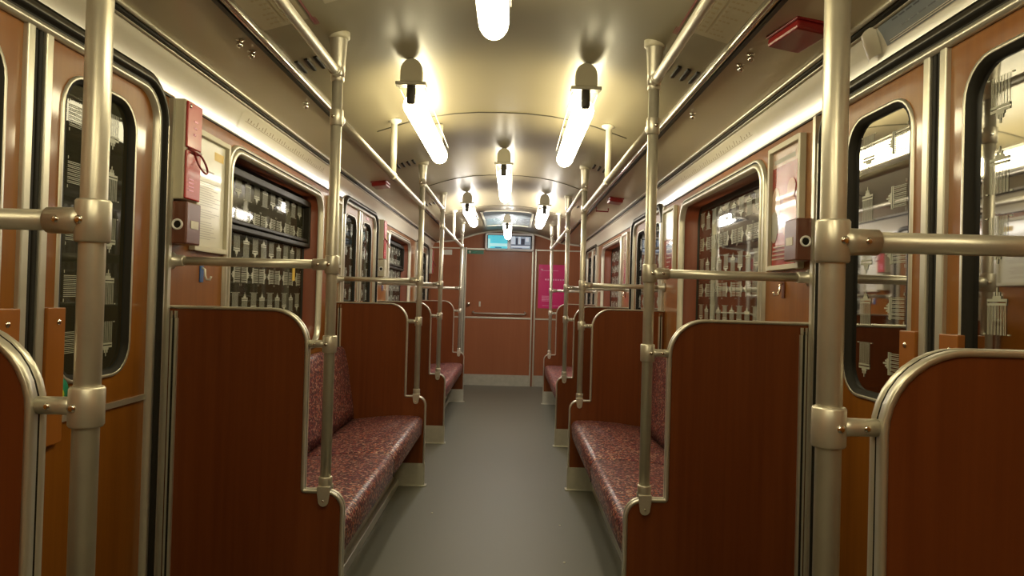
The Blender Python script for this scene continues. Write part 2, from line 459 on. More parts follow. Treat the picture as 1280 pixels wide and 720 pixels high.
# ------------------------------------------------------------------ partitions
TOPZ, STEP = 1.15, .565
def outline():
    P = [(1.044, TOPZ)]
    n = 9; r = .115
    for k in range(n+1):
        a = PI/2*k/n; P.append((.59+r-r*math.sin(a), TOPZ-r+r*math.cos(a)))
    P.append((.59, 1.0)); P.append((.59, .8))
    r = .008
    for k in range(4):
        a = PI/2*k/3; P.append((.59-r+r*math.cos(a), STEP+r-r*math.sin(a)))
    r = .055
    for k in range(8):
        a = PI/2*k/7; P.append((.46+r-r*math.sin(a), STEP-r+r*math.cos(a)))
    P += [(.46, .40), (.46, .145)]
    return P
def make_partition(s):
    root = thing('bench_partition', (s*.75, 0, 0))
    ox = s*.75
    O = outline()
    F = lambda p, a: (s*p[0]-ox, a, p[1])
    poly = O+[(1.044, .145)]
    MB().prism(poly, F, .004, .030).build('board', 'panel_wood', root)
    # edging profile swept along the outline
    prof = [(-.0045,.001),(.004,-.002),(.0055,.0),(.0055,.0150),(-.001,.0153),(-.001,.0188),(.0055,.0190),(.0055,.034),(.004,.036),(-.0045,.033)]
    mis = [0,0,0,1,1,1,0,0,0,0]
    rows = []
    for i, p in enumerate(O):
        a = Vector(O[max(i-1,0)]); b_ = Vector(O[min(i+1,len(O)-1)]); t = (b_-a).normalized()
        nrm = Vector((t.y, -t.x))       # away from the board (down-going path, wall on +x)
        if i == 0: nrm = Vector((0, 1))
        if nrm.x > .01 and p[0] < .7: nrm = -nrm
        if nrm.y < -.3: nrm = -nrm
        rows.append([F((p[0]+nrm.x*u, p[1]+nrm.y*u), w) for u, w in prof])
    mb = MB(); n = len(prof)
    mb.loops(rows, closed=True, sm=False)
    # material per side of the profile
    cnt = len(rows)-1
    for k in range(cnt):
        for i in range(n): mb.m[k*n+i] = mis[i]; mb.s[k*n+i] = True
    mb.build('edge_trim', ['aluminium', 'rubber'], root)
    mb = MB(); mb.box(s*.452-ox, s*1.03-ox, .002, .032, 0, .145); mb.build('kick_plate', 'kick_metal', root, bevel=.002)
    mb = MB(); mb.box(s*.44-ox, s*1.03-ox, -.010, .044, 0, .008); mb.build('floor_flange', 'aluminium', root, bevel=.002)
    mb = MB()
    for ya, yb in ((-.006, .006), (.028, .040)):
        mb.box(s*1.007-ox, s*1.015-ox, ya, yb, 0, 1.135); mb.box(s*1.023-ox, s*1.029-ox, ya, yb, 0, 1.135)
        mb.box(s*1.014-ox, s*1.024-ox, ya+.002, yb-.002, 0, 1.125, 1)
        mb.box(s*1.006-ox, s*1.016-ox, ya-.001, yb+.001, 1.115, 1.138, 2); mb.box(s*1.022-ox, s*1.030-ox, ya-.001, yb+.001, 1.115, 1.138, 2)
    mb.build('wall_bracket', ['aluminium', 'rubber', 'chrome'], root)
    return root
PL = ['nearest the camera at the %s picture edge', 'facing the camera at the near end of the first %s bench',
      'at the far end of the first %s bench', 'behind the second %s door, at the near end of the second %s bench', 'farthest on the %s, closest to the end wall']
for s, nm in ((-1, 'left'), (1, 'right')):
    r0 = make_partition(s)
    for i, d in enumerate(D):
        lb = 'brown metal-edged partition, ' + PL[i].replace('%s', nm)
        if i == 0: r0.location = (s*.75, d-.017, 0); tag(r0, lb, 'partition', 'wood partitions at the bench ends')
        else: dup(r0, (s*.75, d-.017, 0), lb)

# ------------------------------------------------------------------ grab poles
def make_pole(s):
    root = thing('grab_pole', (s*XP, 0, STEP))
    Z = -STEP; zt = zc(XP)+Z
    MB().tube([(0,0,.0), (0,0,zt-.03)], .0175, n=20).build('shaft', 'pole_metal', root)
    # ceiling socket: cream cap and tapering sleeve
    MB().lathe([(.017,-.145),(.0225,-.145),(.0235,-.10),(.0285,-.022),(.0285,-.018)], (0,0,zt)).build('ceiling_sleeve', 'pole_metal', root)
    MB().lathe([(.036,.014),(.036,-.014),(.031,-.020),(.010,-.022)], (0,0,zt)).build('ceiling_cap', 'casing_cream', root)
    def collar(name, z, h, r=.0225, arms=()):
        mb = MB()
        mb.lathe([(.0172,-h/2),(r-.002,-h/2),(r,-h/2+.003),(r,h/2-.003),(r-.002,h/2),(.0172,h/2)], (0,0,z+Z), n=22)
        for d, L_, rr_ in arms:
            d = Vector(d)
            mb.tube([d*.01+Vector((0,0,z+Z)), d*(L_*.45)+Vector((0,0,z+Z)), d*L_+Vector((0,0,z+Z))], [rr_*1.18, rr_*1.02, rr_], n=16)
        cl = mb.build(name, 'pole_metal', root)
        ms = MB()
        ms.lathe([(.006,0),(.006,-.002),(.003,-.0035),(.001,-.0035)], (s*.007,-r+.001,z+Z), 'y', 10)
        ms.build('screw', 'chrome', cl)
        if arms:
            ms = MB(); ms.lathe([(.005,0),(.005,-.002),(.003,-.0035),(.001,-.0035)], (arms[0][0][0]*(arms[0][1]-.02),-arms[0][2]+.001,z+Z), 'y', 10)
            ms.build('screw', 'chrome', cl)
        return cl
    collar('rail_clamp', 1.92, .055, .0215)
    collar('rail_clamp', 1.775, .055, .0215)
    collar('arm_clamp', 1.293, .060, .0232, (((s,0,0), .062, .0185),))
    collar('panel_clamp', 1.034, .056, .0232, (((s,0,0), .068, .0125),))
    mb = MB()
    mb.lathe([(.0175,.040),(.0215,.040),(.0225,.034),(.0215,.005),(.0195,.001)], (0,0,0), n=20)
    tong = []
    for k in range(9):
        a = PI*k/8; tong.append((.017*math.cos(a), -.036-.017*math.sin(a)))
    tong = [(.021, .012)] + [(.0205,-.012)] + tong[0:] + [(-.0205,-.012), (-.021, .012)]
    mb.prism(tong, lambda p, a: (p[0], a, p[1]), -.024, -.0185)
    mb.prism(tong, lambda p, a: (p[0], a, p[1]), .0185, .024)
    mb.box(-.0205, .0205, -.022, .022, .001, .012)
    ft = mb.build('foot_flange', 'pole_metal', root, bevel=.002)
    MB().lathe([(.0035,0),(.0035,-.0025),(.001,-.003)], (0,-.024,-.034), 'y', 10).build('rivet', 'chrome', ft)
    return root
PO = ['nearest the camera at the %s picture edge', 'standing on the near end of the first %s bench', 'on the far end of the first %s bench, second from the camera bench pole',
      'just behind the second %s door', 'farthest on the %s before the end wall']
PO[2] = 'standing on the far end of the first %s bench'
for s, nm in ((-1, 'left'), (1, 'right')):
    r0 = make_pole(s)
    for i, d in enumerate(D):
        lb = 'vertical brushed-metal grab pole ' + PO[i].replace('%s', nm)
        if i == 0: r0.location = (s*XP, d, STEP+.008); tag(r0, lb, 'pole', 'vertical grab poles')
        else: dup(r0, (s*XP, d, STEP+.008), lb)

# transverse arm rails pole -> wall
AL = ['nearest the camera, crossing the %s door glass', 'above the near end of the first %s bench', 'above the far end of the first %s bench', 'behind the second %s door', 'farthest on the %s near the end wall']
for s, nm in ((-1, 'left'), (1, 'right')):
    r0 = thing('arm_rail', (s*.8, 0, 1.293))
    a, b_ = s*(XP+.06-.8), s*(XW-.8)
    MB().tube([(a,0,0), (b_-s*.012,0,0)], .0148, n=18).build('rail', 'pole_metal', r0)
    MB().lathe([(.0165,-s*.045),(.0185,-s*.040),(.0185,-s*.012),(.028,-s*.008),(.028,0)], (b_,0,0), 'x').build('wall_flange', 'pole_metal', r0)
    for i, d in enumerate(D):
        lb = 'horizontal metal rail ' + AL[i].replace('%s', nm)
        if i == 0: r0.location = (s*.8, d, 1.301); tag(r0, lb, 'handrail', 'short cross rails between poles and walls')
        else: dup(r0, (s*.8, d, 1.301), lb)
# longitudinal rails
for s, nm in ((-1, 'left'), (1, 'right')):
    for i, (a, b_) in enumerate(((D[0], D[1]), (D[2], D[3]))):
        t = thing('overhead_rail', (s*XP, a, 1.928), 'high overhead grab rail joining two poles across the %s %s door' % (('near', 'second')[i], nm), 'handrail', 'overhead rails across the doors')
        MB().tube([(0,.018,0), (0,b_-a-.018,0)], .0155, n=18).build('rail', 'pole_metal', t)
        for y in (.030, b_-a-.030):
            MB().lathe([(.0160,-.018),(.0190,-.018),(.0190,.014),(.016,.018)], (0,y,0), 'y').build('end_sleeve', 'pole_metal', t)
    for i, (a, b_) in enumerate(((D[1], D[2]), (D[3], D[4]))):
        t = thing('overhead_rail', (s*XP, a, 1.783), 'lower overhead grab rail with ceiling hanger above the %s %s bench' % (('first', 'second')[i], nm), 'handrail', 'overhead rails above the benches')
        MB().tube([(0,.018,0), (0,b_-a-.018,0)], .0155, n=18).build('rail', 'pole_metal', t)
        for y in (.032, b_-a-.032):
            MB().lathe([(.0160,-.018),(.0190,-.018),(.0190,.014),(.016,.018)], (0,y,0), 'y').build('end_sleeve', 'pole_metal', t)
        h = zc(XP)-1.783
        mb = MB().tube([(0,(b_-a)/2,0), (0,(b_-a)/2,h-.004)], .0145, n=16)
        mb.lathe([(.0145,-.02),(.020,-.014),(.034,-.006),(.034,.002)], (0,(b_-a)/2,h))
        mb.lathe([(.015,-.02),(.0195,-.018),(.0195,.018),(.015,.02)], (0,(b_-a)/2,0), 'y')
        mb.build('hanger', 'cove_cream', t)

# ------------------------------------------------------------------ benches
def make_bench(s, L_):
    root = thing('seat_bench', (s*.7, 0, 0)); ox = s*.7
    def rounded(prof, y0, y1, inset=.012):
        cx = sum(p[0] for p in prof)/len(prof); cz = sum(p[1] for p in prof)/len(prof)
        def lp(y, k):
            out = []
            for px, pz in prof:
                dx, dz = px-cx, pz-cz; l = math.hypot(dx, dz)
                out.append((s*(px-dx/l*k)-ox, y, pz-dz/l*k))
            return out
        mb = MB()
        ls = [lp(y0, inset), lp(y0+.003, inset*.35), lp(y0+.010, 0), lp((y0+y1)/2, 0), lp(y1-.010, 0), lp(y1-.003, inset*.35), lp(y1, inset)]
        mb.loops(ls); n = len(prof)
        mb.add(ls[0], [list(range(n))]); mb.add(ls[-1], [list(range(n))])
        return mb
    seat = []
    for k in range(7):                                   # front nose
        a = PI/2*k/6; seat.append((.508-.038*math.sin(a), .446-.038+.038*math.cos(a)))
    seat = [(.93,.415),(.85,.425),(.75,.438),(.65,.446),(.57,.448)]+seat+[(.472,.37),(.476,.335),(.488,.318),(.51,.314),(.93,.314)]
    back = [(.905,.424),(.912,.50),(.928,.60),(.938,.66),(.945,.72),(.962,.80),(.975,.85),(.990,.872),(1.012,.872),(1.03,.85),(1.03,.424)]
    g = .034/2+.006; half = L_/2
    for (a, b_) in ((g, half-.003), (half+.003, L_-g)):
        rounded(seat, a, b_).build('seat_cushion', 'seat_fabric', root)
        rounded(back, a, b_).build('backrest', 'seat_fabric', root)
    # piping seam at the cushion joint
    mb = MB(); mb.tube([(s*.93-ox, half, .405), (s*.6-ox, half, .441), (s*.50-ox, half, .440), (s*.474-ox, half, .41), (s*.476-ox, half, .335)], .0045, n=8)
    mb.build('cushion_seam', 'heater_dark', root)
    mb = MB(); mb.box(s*.54-ox, s*1.03-ox, g, L_-g, .27, .3135); mb.build('seat_frame', 'heater_dark', root)
    mb = MB(); mb.box(s*.640-ox, s*.70-ox, g, L_-g, .0, .27)
    hb = mb.build('heater_casing', 'kick_metal', root)
    mb = MB(); n = 14
    for k in range(n):
        y = g+.04+(L_-2*g-.08)*k/n
        mb.box(s*.632-ox, s*.6405-ox, y, y+(L_-.1)/n*.55, .085, .24)
    mb.build('slot', 'rubber', hb)
    mb = MB(); mb.box(s*.612-ox, s*.645-ox, g, L_-g, .0, .045); mb.build('base_strip', 'aluminium', root, bevel=.003)
    return root
for s, nm in ((-1, 'left'), (1, 'right')):
    for i, (a, b_) in enumerate(BENCH):
        b = make_bench(s, b_-a); b.location = (s*.7, a, 0)
        tag(b, 'long bench with speckled maroon fabric on the %s, %s' % (nm, ('nearest the camera', 'beyond the second door')[i]), 'bench', 'fabric benches along the car')

# ------------------------------------------------------------------ ceiling lamps
def make_lamp(matname):
    root = thing('ceiling_lamp', (0,0,0))        # origin: ceiling point above the near end
    # arched bracket hanging from ceiling (near end) with cross bar and socket
    arch = [(-.042,-.088)]
    for k in range(11):
        a = PI-PI*k/10; arch.append((.042*math.cos(a), -.045+.048*math.sin(a)))
    arch.append((.042,-.088))
    MB().prism(arch, lambda p, a: (p[0], a, p[1]), -.004, .028).build('bracket', 'casing_cream', root, bevel=.006)
    mb = MB(); mb.box(-.058, .058, -.012, .034, -.101, -.088); mb.build('cross_bar', 'aluminium', root, bevel=.003)
    MB().lathe([(.004,-.168),(.013,-.168),(.017,-.160),(.017,-.100),(.014,-.098)], (0,.010,0)).build('socket', 'heater_dark', root)
    mb = MB()
    prof = [(.004,.040),(.024,.042),(.038,.054),(.043,.08),(.043,1.05)]
    for k in range(1, 7):
        a = PI/2*k/6; prof.append((max(.003,.043*math.cos(a)), 1.05+.085*math.sin(a)))
    mb.lathe(prof, (0,.02,-.152), 'y', n=16)
    MB_t = mb.build('tube', matname, root)
    mb = MB()
    for sx in (-1, 1): mb.tube([(sx*.049,.02,-.100), (sx*.050,.5,-.108), (sx*.047,1.06,-.112)], .0022, n=6)
    mb.build('wire_guard', 'aluminium', root)
    mb = MB(); mb.box(-.020, .020, 1.02, 1.05, -.106, -.0); mb.build('end_bracket', 'casing_cream', root, bevel=.004)
    return root
lw, lm, lc = make_lamp('lamp_warm'), make_lamp('lamp_mid'), make_lamp('lamp_cool')
LG = 'ceiling tube lamps'
def lamp_at(src, x, y, lb, first):
    z = zc(x)
    if x: z -= .004
    else: z -= .003
    if first: src.location = (x, y, z); tag(src, lb, 'lamp', LG); o = src
    else:
        o = dup(src, (x, y, z), lb, LG); o['category'] = 'lamp'
    return o
lamp_at(lw, 0, .92, 'glowing tube lamp on the ceiling centre, cut off by the top edge of the picture', True)
lamp_at(lw, -.33, 2.70, 'large glowing tube lamp left of centre on the near ceiling', False)
lamp_at(lw, .33, 2.70, 'large glowing tube lamp right of centre on the near ceiling', False)
lamp_at(lw, -.33, -.80, 'tube lamp behind the camera on the left ceiling', False)
lamp_at(lw, .33, -.80, 'tube lamp behind the camera on the right ceiling', False)
lamp_at(lm, 0, 4.42, 'middle one of the three tube lamps along the ceiling centre line', True)
lamp_at(lc, -.33, 6.12, 'small far tube lamp left of centre near the end wall', True)
lamp_at(lc, .33, 6.12, 'small far tube lamp right of centre near the end wall', False)
lamp_at(lc, 0, 7.90, 'farthest centre tube lamp, just in front of the twin screen', False)

# ------------------------------------------------------------------ ceiling fittings
for s, nm in ((-1, 'left'), (1, 'right')):
    for i, y in enumerate((2.45, 4.40, 6.20)):
        mb = MB()
        for k in range(5):
            x = s*(.56+.032*k); z0, z1 = zc(x-.006), zc(x+.006)
            mb.box(x-.006, x+.006, y, y+.12, min(z0, z1)-.0035, max(z0, z1)+.001)
        # thin plate between the slots
        tag(mb.build('ceiling_vent', 'rubber'), 'dark ventilation slots in the %s ceiling, %s' % (nm, ('above the near bench end', 'above the far end of the first bench', 'above the second bench')[i]), 'vent', 'slotted vents in the ceiling')
    for i, y in enumerate((2.20, 2.30, 2.91)):
        mb = MB(); x = s*.785; z = zc(x)
        mb.lathe([(.003,-.024),(.008,-.021),(.0105,-.014),(.008,-.007),(.006,-.005),(.013,-.003),(.013,.002)], (x, y, z), n=12)
        mb.build('ceiling_knob', 'chrome', ceil)
RB = [(.845, 1.98, 'red plastic box on the right ceiling beside the near pole', .16), (-.846, 4.91, 'red plastic box on the left ceiling above the second door', .0), (.83, 5.40, 'red plastic box on the right ceiling above the second door', .0)]
for x, y, lb, rz in RB:
    t = thing('ceiling_box', (x, y, zc(x)-.0005), lb, 'box', 'red boxes on the ceiling'); t.rotation_euler = (0, (.12 if x > 0 else -.12), rz)
    MB().box(-.050,.050,-.078,.078,-.032,-.006).build('cover', 'dark_red', t, bevel=.007)
    MB().box(-.054,.054,-.082,.082,-.007,.006).build('base_plate', 'dark_red', t, bevel=.002)
x, y = .80, 5.95
MB().tube([(x-.05,y,zc(x-.05)),(x-.05,y,1.945),(x+.05,y,1.942),(x+.05,y,zc(x+.05))], .006, n=8).build('ceiling_handle', 'dark_red', ceil)['label'] = 'thin red handle bar'

def sheet(mb, x0, x1, y0, y1, mi, dz):
    n = 6; P0 = []; P1 = []
    for k in range(n+1):
        x = x0+(x1-x0)*k/n; P0.append((x, y0, zc(x)-dz)); P1.append((x, y1, zc(x)-dz))
    mb.loops([P0, P1], closed=False, mi=mi)
# line maps printed on sheets on the ceiling
for s, nm in ((-1, 'left'), (1, 'right')):
    mb = MB(); rnd = random.Random(5+s)
    xa, xb = (.565, .700)
    sheet(mb, s*xa, s*xb, 1.15, 2.16, 0, .0025)
    xm = .625
    sheet(mb, s*(xm-.0015), s*(xm+.0015), 1.17, 2.13, 1, .0035)
    for k in range(30):
        y = 1.19+k*.032
        for q in range(3): sheet(mb, s*(.575+q*.015), s*(.586+q*.015), y, y+.012, 1, .0035)
        for q in range(rnd.randint(1, 5)): sheet(mb, s*(.634+q*.012), s*(.642+q*.012), y, y+.010, 2, .0035)
    tag(mb.build('route_map', ['map_sheet', 'ink_faint', 'ink_faint'], recalc=False), 'faint line map sheet stuck to the %s ceiling between rail and moulding' % nm, 'map', 'maps on the ceiling')
    mb = MB()
    sheet(mb, s*.552, s*.558, 1.95, 2.20, 0, .002)
    for q in range(4): sheet(mb, s*(.545+.004*q), s*(.548+.004*q), 2.16, 2.215, 0, .002)
    tag(mb.build('ceiling_lettering', 'poster_violet', recalc=False), 'small faded reddish lettering on the %s ceiling beside the rail' % nm, 'lettering', 'lettering on the ceiling')
mb = MB(); sheet(mb, -.50, -.30, 1.45, 2.10, 0, .0025); sheet(mb, -.302, -.296, 1.45, 2.13, 1, .0035)
rnd = random.Random(3)
for k in range(14):
    for q in range(7):
        if rnd.random() < .6: sheet(mb, -.48+q*.026, -.468+q*.026, 1.47+k*.045, 1.49+k*.045, 1, .0035)
tag(mb.build('route_map', ['map_sheet', 'ink_faint'], recalc=False), 'dull map sheet on the curved ceiling left of the first centre lamp', 'map')

# ceiling hatch near the end wall
t = thing('ceiling_hatch', (0, 8.3, zc(0)), 'grey-blue rectangular ceiling hatch with pale frame, before the end wall', 'hatch')
mb = MB()
def sh(mb, x0, x1, y0, y1, dz, mi=0):
    n = 8; A = []; B = []
    for k in range(n+1):
        x = x0+(x1-x0)*k/n; A.append((x, y0-8.3, zc(x)-dz-zc(0))); B.append((x, y1-8.3, zc(x)-dz-zc(0)))
    mb.loops([A, B], closed=False, mi=mi); mb.loops([[(p[0],p[1],p[2]+dz-.001) for p in A], A], closed=False, mi=mi); mb.loops([B, [(p[0],p[1],p[2]+dz-.001) for p in B]], closed=False, mi=mi)
sh(mb, -.27, .27, 7.62, 9.10, .004); mb.build('hatch_panel', 'hatch_grey', t)
mb = MB()
for a in ((-.285,-.262,7.6,9.12),(.262,.285,7.6,9.12),(-.285,.285,7.6,7.625),(-.285,.285,9.095,9.12)): sh(mb, *a, .010)
mb.build('hatch_frame', 'cove_cream', t)

# ------------------------------------------------------------------ wall fittings
def make_brake(s, key_mat):
    """emergency brake casing, origin on wall"""
    pass
def brake(y, lb, keymat, lbk):
    s = -1
    t = thing('emergency_brake', (-XW, y, 1.50), lb, 'emergency brake', 'red emergency brake casings')
    MB().box(0, .046, .0, .115, .0, .325).build('casing', 'casing_cream', t, bevel=.004)
    MB().box(.046, .0535, .004, .112, .003, .160).box(.046, .054, .004, .112, .170, .320).build('red_cover', 'red_plastic', t, bevel=.004)
    mb = MB()
    for k in range(4): mb.box(.0535, .0545, .022, .060, .030+.012*k, .034+.012*k)
    for k in range(3): mb.box(.054, .055, .050, .062+.008*k, .215+.022*k, .221+.022*k)
    mb.build('lettering', 'pink_ink', t)
    P = []
    for k in range(21):
        a = 2*PI*k/20-PI/2
        P.append((.060+.016*(1+math.sin(a)), .062+.034*math.cos(a), .128-.036*math.sin(a)*1.0))
    MB().tube(P[:-1], .0035, n=8, closed=True).build('pull_loop', 'dark_red', t)
    MB().tube([(.050,.020,.166),(.062,.04,.160),(.060,.09,.158),(.052,.108,.165)], .005, n=8).build('pull_cord', 'dark_red', t)
    MB().lathe([(.007,0),(.007,.003),(.002,.004)], (.0535,.02,.305), 'x', 12).build('screw', 'chrome', t)
    if keymat: key_switch(-1, y, keymat, lbk)
def key_switch(s, y, mat, lb):
    t = thing('key_switch', (s*XW, y, 1.355), lb, 'switch box', 'key switch boxes')
    MB().box(0, -s*.062, 0, .105, 0, .138).build('housing', mat, t, bevel=.005)
    mb = MB(); mb.lathe([(.0125,.002),(.0175,.002),(.0185,-.004),(.0165,-.007),(.0125,-.006),(.012,.0)], (-s*.033,0,.062), 'y', 20)
    mb.build('ring', 'case_rim', t)
    MB().lathe([(.001,-.0012),(.0122,-.0012),(.0122,.002)], (-s*.033,0,.062), 'y', 16).build('keyhole', 'rubber', t)
    MB().box(-s*.0618, -s*.0635, .030, .085, .052, .078).build('label_plate', 'casing_cream', t)
brake(2.318, 'red emergency brake with cord loop on cream casing, beside the first left window', 'brown_plastic', 'brown key switch box under the near red emergency brake on the left wall')
brake(5.93, 'red emergency brake on cream casing beyond the second left door', 'casing_cream', 'pale switch box under the second red emergency brake on the left wall')
brake(9.56, 'small far red emergency brake on cream casing beside the end wall', None, '')
key_switch(1, 2.318, 'brown_plastic', 'brown key switch box beside the framed poster on the right wall')

def framed(s, y0, y1, z0, z1, lb, cat, kind, name='framed_poster', group=None):
    yc, zc_ = (y0+y1)/2, (z0+z1)/2
    t = thing(name, (s*XW, yc, zc_), lb, cat, group); w, h = y1-y0, z1-z0; i = -s
    fw = .018; d = .022
    mb = MB()
    for a in ((-w/2,-w/2+fw,-h/2,h/2), (w/2-fw,w/2,-h/2,h/2), (-w/2+fw,w/2-fw,-h/2,-h/2+fw), (-w/2+fw,w/2-fw,h/2-fw,h/2)):
        mb.box(0, i*d, *a)
    mb.build('frame', 'casing_cream' if kind != 'far' else 'aluminium', t, bevel=.002)
    mb = MB(); X = i*.008
    def q(u0, u1, v0, v1, mi, lift=0):
        # u along reading direction on the wall, v upward, both 0..1 of the sheet
        W, H = w-2*fw, h-2*fw
        f = (lambda u: -W/2+W*(1-u)) if s > 0 else (lambda u: -W/2+W*u)
        x = X+i*lift
        mb.add([(x, f(u0), -H/2+H*v0), (x, f(u1), -H/2+H*v0), (x, f(u1), -H/2+H*v1), (x, f(u0), -H/2+H*v1)], [(0,1,2,3)], mi)
    rnd = random.Random(int(y0*100)+s)
    if kind == 'notice':
        q(0, 1, 0, 1, 0)
        for k in range(26):
            v = .62-.022*k
            if v < .06: break
            if rnd.random() < .86: q(.14, .14+.72*rnd.uniform(.5, 1), v, v+.006, 1, .0006)
        q(.14, .6, .70, .715, 1, .0006); q(.60, .92, .84, .92, 3, .0006)
        mats = ['white_paper', 'ink_grey', 'poster_red', 'yellow_label']
    elif kind == 'people':
        q(0, 1, 0, 1, 0); q(0, 1, .86, 1, 2, .0003); q(.06, .8, .89, .93, 1, .0006)
        q(0, 1, .28, .60, 3, .0004)
        # pale blurred figure and orange shape
        for qi, (cx, cy_, rx, ry, mi) in enumerate(((.14, .52, .16, .17, 2), (.10, .34, .14, .14, 4), (.62, .42, .26, .20, 5), (.70, .64, .14, .08, 5))):
            P = []
            W, H = w-2*fw, h-2*fw
            for k in range(20):
                a = 2*PI*k/20; u = max(.0, min(1, cx+rx*math.cos(a))); v = cy_+ry*math.sin(a)
                P.append((X+i*(.0008+.0006*qi), (-W/2+W*(1-u)) if s > 0 else (-W/2+W*u), -H/2+H*v))
            mb.add(P, [list(range(20))], mi)
        for k in range(4): q(.06+.02*k, .55+.1*k, .05+.035*k, .062+.035*k, 2, .005)
        mats = ['poster_red', 'ink_grey', 'poster_pale', 'poster_violet', 'ink_grey', 'poster_orange']
    elif kind == 'red':
        q(0, 1, 0, .55, 0); q(0, 1, .55, 1, 1)  # white upper half is a reflection painted onto the red sheet
        for k in range(5): q(.3, .3+.1*(k+2), .10+.07*k, .115+.07*k, 1, .0006)
        mats = ['poster_red', 'white_paper']
    else:
        q(0, 1, 0, .5, 0); q(0, 1, .5, 1, 1)
        mats = ['poster_violet', 'poster_pale']
    mb.build('print', mats, t, recalc=False)
    return t
framed(-1, 2.475, 2.765, 1.345, 1.765, 'white text notice in pale frame between red brake and first left window', 'notice', 'notice', 'framed_notice')
framed(1, 2.405, 2.71, 1.335, 1.790, 'colourful poster in cream frame on the right wall beside the brown switch box', 'poster', 'people')
framed(1, 4.29, 4.62, 1.37, 1.79, 'narrow red framed poster with painted reflection, right wall, far end of first window', 'poster', 'red')
framed(-1, 4.29, 4.60, 1.37, 1.79, 'framed white notice on the left wall behind the first bench pole', 'notice', 'notice', 'framed_notice')
framed(1, 6.04, 6.34, 1.335, 1.790, 'small distant framed poster on the right wall before the second window', 'poster', 'far')
framed(-1, 6.10, 6.34, 1.345, 1.765, 'small distant framed notice beside the second left emergency brake', 'notice', 'notice', 'framed_notice')

for s, nm in ((-1, 'left'), (1, 'right')):
    for i, y in enumerate((2.58, 6.18)):
        t = thing('coat_hook', (s*XW, y, 1.265), 'small curved metal coat hook on the %s wall %s' % (nm, ('below the near framed sheet', 'at the start of the second bench')[i]), 'hook', 'coat hooks')
        MB().box(0, -s*.004, -.014, .014, -.030, .030).build('back_plate', 'blue_plate' if s < 0 else 'brown_plastic', t, bevel=.001)
        MB().tube([(-s*.004,0,.022), (-s*.014,0,.016), (-s*.015,0,-.006), (-s*.020,.002,-.020), (-s*.032,.003,-.020), (-s*.036,.003,-.008)], .0042, n=8).build('hook', 'white_paper' if s < 0 else 'chrome', t)
tag(MB().lathe([(.001,0),(.020,0),(.020,.003),(.001,.0032)], (-XW, 2.50, 1.792), 'x', 20).build('round_badge', 'white_paper'), 'small round white badge above the left notice beside the red brake', 'badge')
tag(MB().box(-XW-.084, -XW-.0855, 3.93, 3.975, 1.27, 1.345).build('window_sticker', 'yellow_label'), 'small yellow sticker on the first left window pane', 'sticker')
mb = MB()
mb.lathe([(.001,0),(.034,0),(.034,.002),(.001,.0022)], (-1.048, 1.795, .945), 'x', 24, 0)
mb.lathe([(.001,0),(.019,0),(.019,.003),(.001,.0032)], (-1.0465, 1.79, .935), 'x', 20, 1)
tag(mb.build('door_sticker', ['sticker_green', 'sticker_lime']), 'round green and yellow sticker low on the near left door', 'sticker')
tag(MB().box(-1.0575, -1.056, 5.50, 5.60, 1.775, 1.795).build('door_label', 'red_plastic'), 'tiny red label above the glass of the second left door', 'sticker')

# route strips on the cove and the curled banner over the right door
def covept(s, t, off):
    prof = [(1.044,1.845),(1.034,1.88),(1.018,1.915),(.996,1.945)]
    t *= 3; k = min(2, int(t)); u = t-k; a, b_ = prof[k], prof[k+1]
    return (s*(a[0]+(b_[0]-a[0])*u-off), a[1]+(b_[1]-a[1])*u)
def cove_quad(mb, s, y0, y1, t0, t1, mi, off):
    A = []; B = []
    for k in range(5):
        x, z = covept(s, t0+(t1-t0)*k/4, off); A.append((x, y0, z)); B.append((x, y1, z))
    mb.loops([A, B], closed=False, mi=mi)
for s, nm in ((-1, 'left'), (1, 'right')):
    mb = MB(); cove_quad(mb, s, 2.85, 4.15, .12, .82, 0, .0015)
    cove_quad(mb, s, 2.9, 4.1, .46, .475, 1, .0025)
    rnd = random.Random(9)
    for k in range(36):
        y = 2.92+k*.033
        cove_quad(mb, s, y, y+.008, .5, .5+rnd.uniform(.05, .2), 1, .0025)
    tag(mb.build('route_strip', ['cove_cream', 'ink_faint'], recalc=False), 'thin cream route strip with fine lettering above the first %s window' % nm, 'map', 'route strips above the windows')
mb = MB(); cove_quad(mb, 1, .9, 1.86, .42, .99, 0, .002)
for t_, a, b_ in ((.82, 1.1, 1.80), (.62, .95, 1.78)):
    for k in range(22):
        y = a+(b_-a)*k/22; cove_quad(mb, 1, y, y+(b_-a)/22*.8, t_, t_+.03, 1, .003)
cove_quad(mb, 1, .9, 1.84, .44, .50, 2, .003); cove_quad(mb, 1, 1.15, 1.84, .46, .48, 1, .004)
# curled loose end
A = []
for k in range(9):
    a = k/8; x0, z0 = covept(1, .35, .003); x1, z1 = covept(1, .99, .003)
    yy = 1.86+.06*a; lift = .014*math.sin(a*PI*.9)
    A.append([(x0-lift, yy+.03, z0-.01*a), ((x0+x1)/2-lift*1.3, yy+.015, (z0+z1)/2-.01*a), (x1-lift, yy, z1-.02*a)])
mb.loops(A, closed=False, mi=2)
tag(mb.build('advert_banner', ['banner_grey', 'banner_ink', 'cove_cream', 'map_sheet'], recalc=False), 'grey-blue text banner with curled end above the near right door', 'banner')

